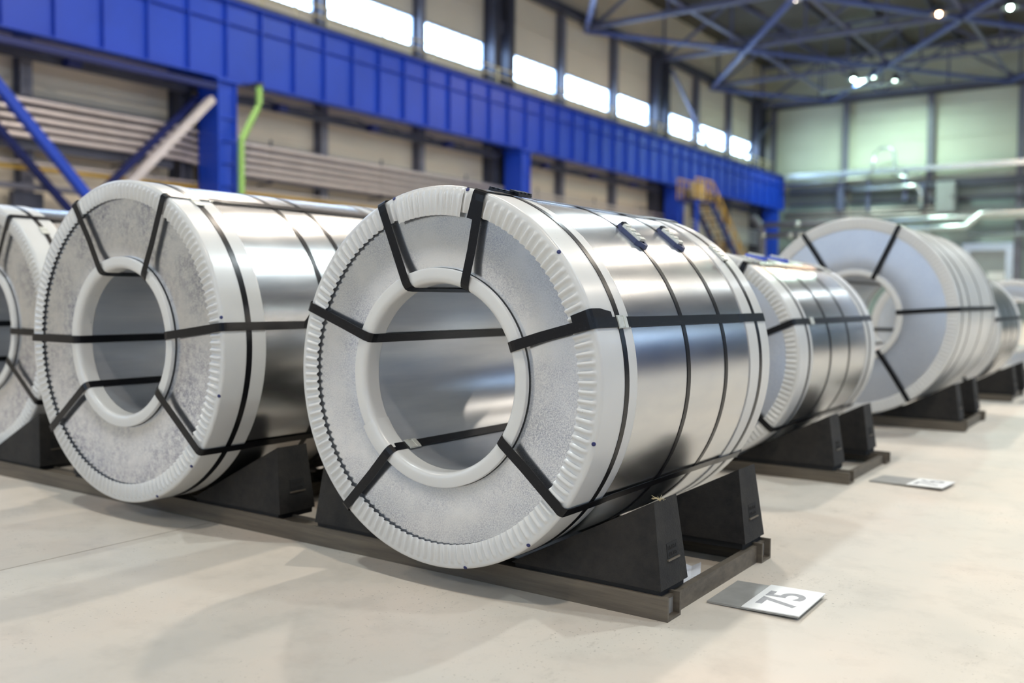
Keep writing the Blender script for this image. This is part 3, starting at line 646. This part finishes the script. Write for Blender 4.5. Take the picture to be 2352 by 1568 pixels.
def cradle(label, xs, x0, x1, yf, yr, H=.0715, hmax=.72):
    r = thing('coil_cradle', label, 'cradle', (0, 0, 0))
    bwid = .09; t_ = .009
    for nm, ya in (('front_beam', yf), ('rear_beam', yr-bwid)):
        m_ = MB().box(x0, x1, ya, ya+t_, 0, H).box(x0, x1, ya+bwid-t_, ya+bwid, 0, H).box(x0, x1, ya+t_, ya+bwid-t_, 0, .008).box(x0+.02, x1-.02, ya+t_, ya+bwid-t_, H-.016, H-.008)
        b_ = m_.build(nm, 'cradle', r)
        MB().box(x1-.03, x1-.022, ya+t_, ya+bwid-t_, .008, H-.016).build('end_plate', 'plate_steel', b_)
    for xc in [x1-.03, x0+.03]+[x+o for x in xs for o in (-.26, .26)]:
        MB().box(xc-.012, xc+.012, yf+bwid, yr-bwid, 0, H-.01).build('cross_member', 'cradle', r)
    for x in xs:
        for sg in (1, -1):
            for yy in (yf+.006, yr-.19):
                mb, xo, xt, zt, zb0 = saddle_mesh(sg, hmax)
                s_ = mb.build('saddle', 'saddle', r, (x, yy, ZV))
                a, c = sorted((sg*.2, sg*(hmax-.012)))
                MB().box(a, c, .004, .181, H-.008, zb0).build('base_pad', 'pad_black', s_)
                plaque_parts(s_, sg, xo, xt, zt, zb0, .185)
    return r
cradle('long steel cradle with black saddles under the near row of coils', [.0393, -1.5946, -3.33], -4.3, .784, .112, .973)
cradle('steel cradle with black saddles under the smaller coil behind the nearest one', [-.165], -1.0, .633, 2.55, 3.40, .06)
cradle('steel cradle with black saddles under the widest coil', [0.], -.85, .76, 5.05, 5.95)
cradle('steel cradle with black saddles under the half hidden coil', [.05], -.8, .74, 7.57, 8.45, .062)
cradle('steel cradle with black saddles under the farthest coil', [.30], -.5, 1.06, 11.1, 11.9, .062)

# ------------------------------------------------------------------ floor number plates
def number_plate(txt, x, y, rz, lx, ly, label):
    r = thing('number_plate', label, 'number plate', (x, y, 0)); r.rotation_euler = (0, rad_(-1.3), rz)
    MB().box(0, lx, 0, ly, .0005, .0065).build('steel_plate', 'plate_steel', r)
    c_ = MB().box(lx-.172, lx+.004, .0-.003, ly+.003, .0066, .0095).build('white_card', 'label_white', r)
    if txt:
        cu = bpy.data.curves.new('digits', 'FONT'); cu.body = txt; cu.size = .165; cu.align_x = 'CENTER'; cu.align_y = 'CENTER'; cu.extrude = .0002; cu.offset = .0025
        ob = bpy.data.objects.new('digits', cu); COL.objects.link(ob)
        dg = bpy.context.evaluated_depsgraph_get(); me = bpy.data.meshes.new_from_object(ob.evaluated_get(dg)); bpy.data.objects.remove(ob)
        me.materials.clear(); me.materials.append(M['label_ink'])
        link('digits', me, c_, (lx-.084, ly*.5, .0097), (0, 0, PI/2))
    return r
number_plate('75', .802, .352, rad_(.5), .285, .262, 'flat plate on the floor with a white card reading 75')
number_plate('76', .69, 2.705, rad_(-6), .36, .21, 'flat plate on the floor beside the second cradle with a blurred white number card')
number_plate('', .80, 7.55, rad_(-4), .33, .22, 'flat plate with white card on the floor by the farther cradles')

# crumpled paper lying inside the near cradle
def paper(label, x, y, z, rz, w, d, seed):
    rnd = random.Random(seed); n = 7; vs = []; fs = []
    for i in range(n):
        for j in range(n):
            vs.append((w*(i/(n-1)-.5), d*(j/(n-1)-.5)+.01*rnd.uniform(-1, 1), .006+.010*rnd.random()+.018*abs(math.sin(i*1.1+seed))*(j/(n-1))))
    for i in range(n-1):
        for j in range(n-1): fs.append((i*n+j, (i+1)*n+j, (i+1)*n+j+1, i*n+j+1))
    o = MB().add(vs, fs).build('paper_scrap', 'paper', None, (x, y, z), (0, 0, rz)); return tag(o, label, 'paper')
paper('crumpled sheet of waste paper lying inside the near cradle', .60, .53, 0, .4, .19, .22, 1)
paper('smaller paper scrap against the end bar of the near cradle', .66, .37, 0, -.3, .10, .09, 4)
# frayed tuft on the top of the front saddle
tf = thing('fibre_tuft', 'frayed pale fibre tuft caught on top of the front saddle', 'fibre', (.735, .150, .344))
for k in range(14):
    a = random.uniform(0, 2*PI); l = random.uniform(.012, .026)
    MB().tube([(0, 0, 0), (l*.4*math.cos(a)-.004, l*.4*math.sin(a), .009), (l*math.cos(a)-.008, l*math.sin(a), .008+random.uniform(-.006, .008))], .0006, 4).build('strand', 'beige_rail', tf)
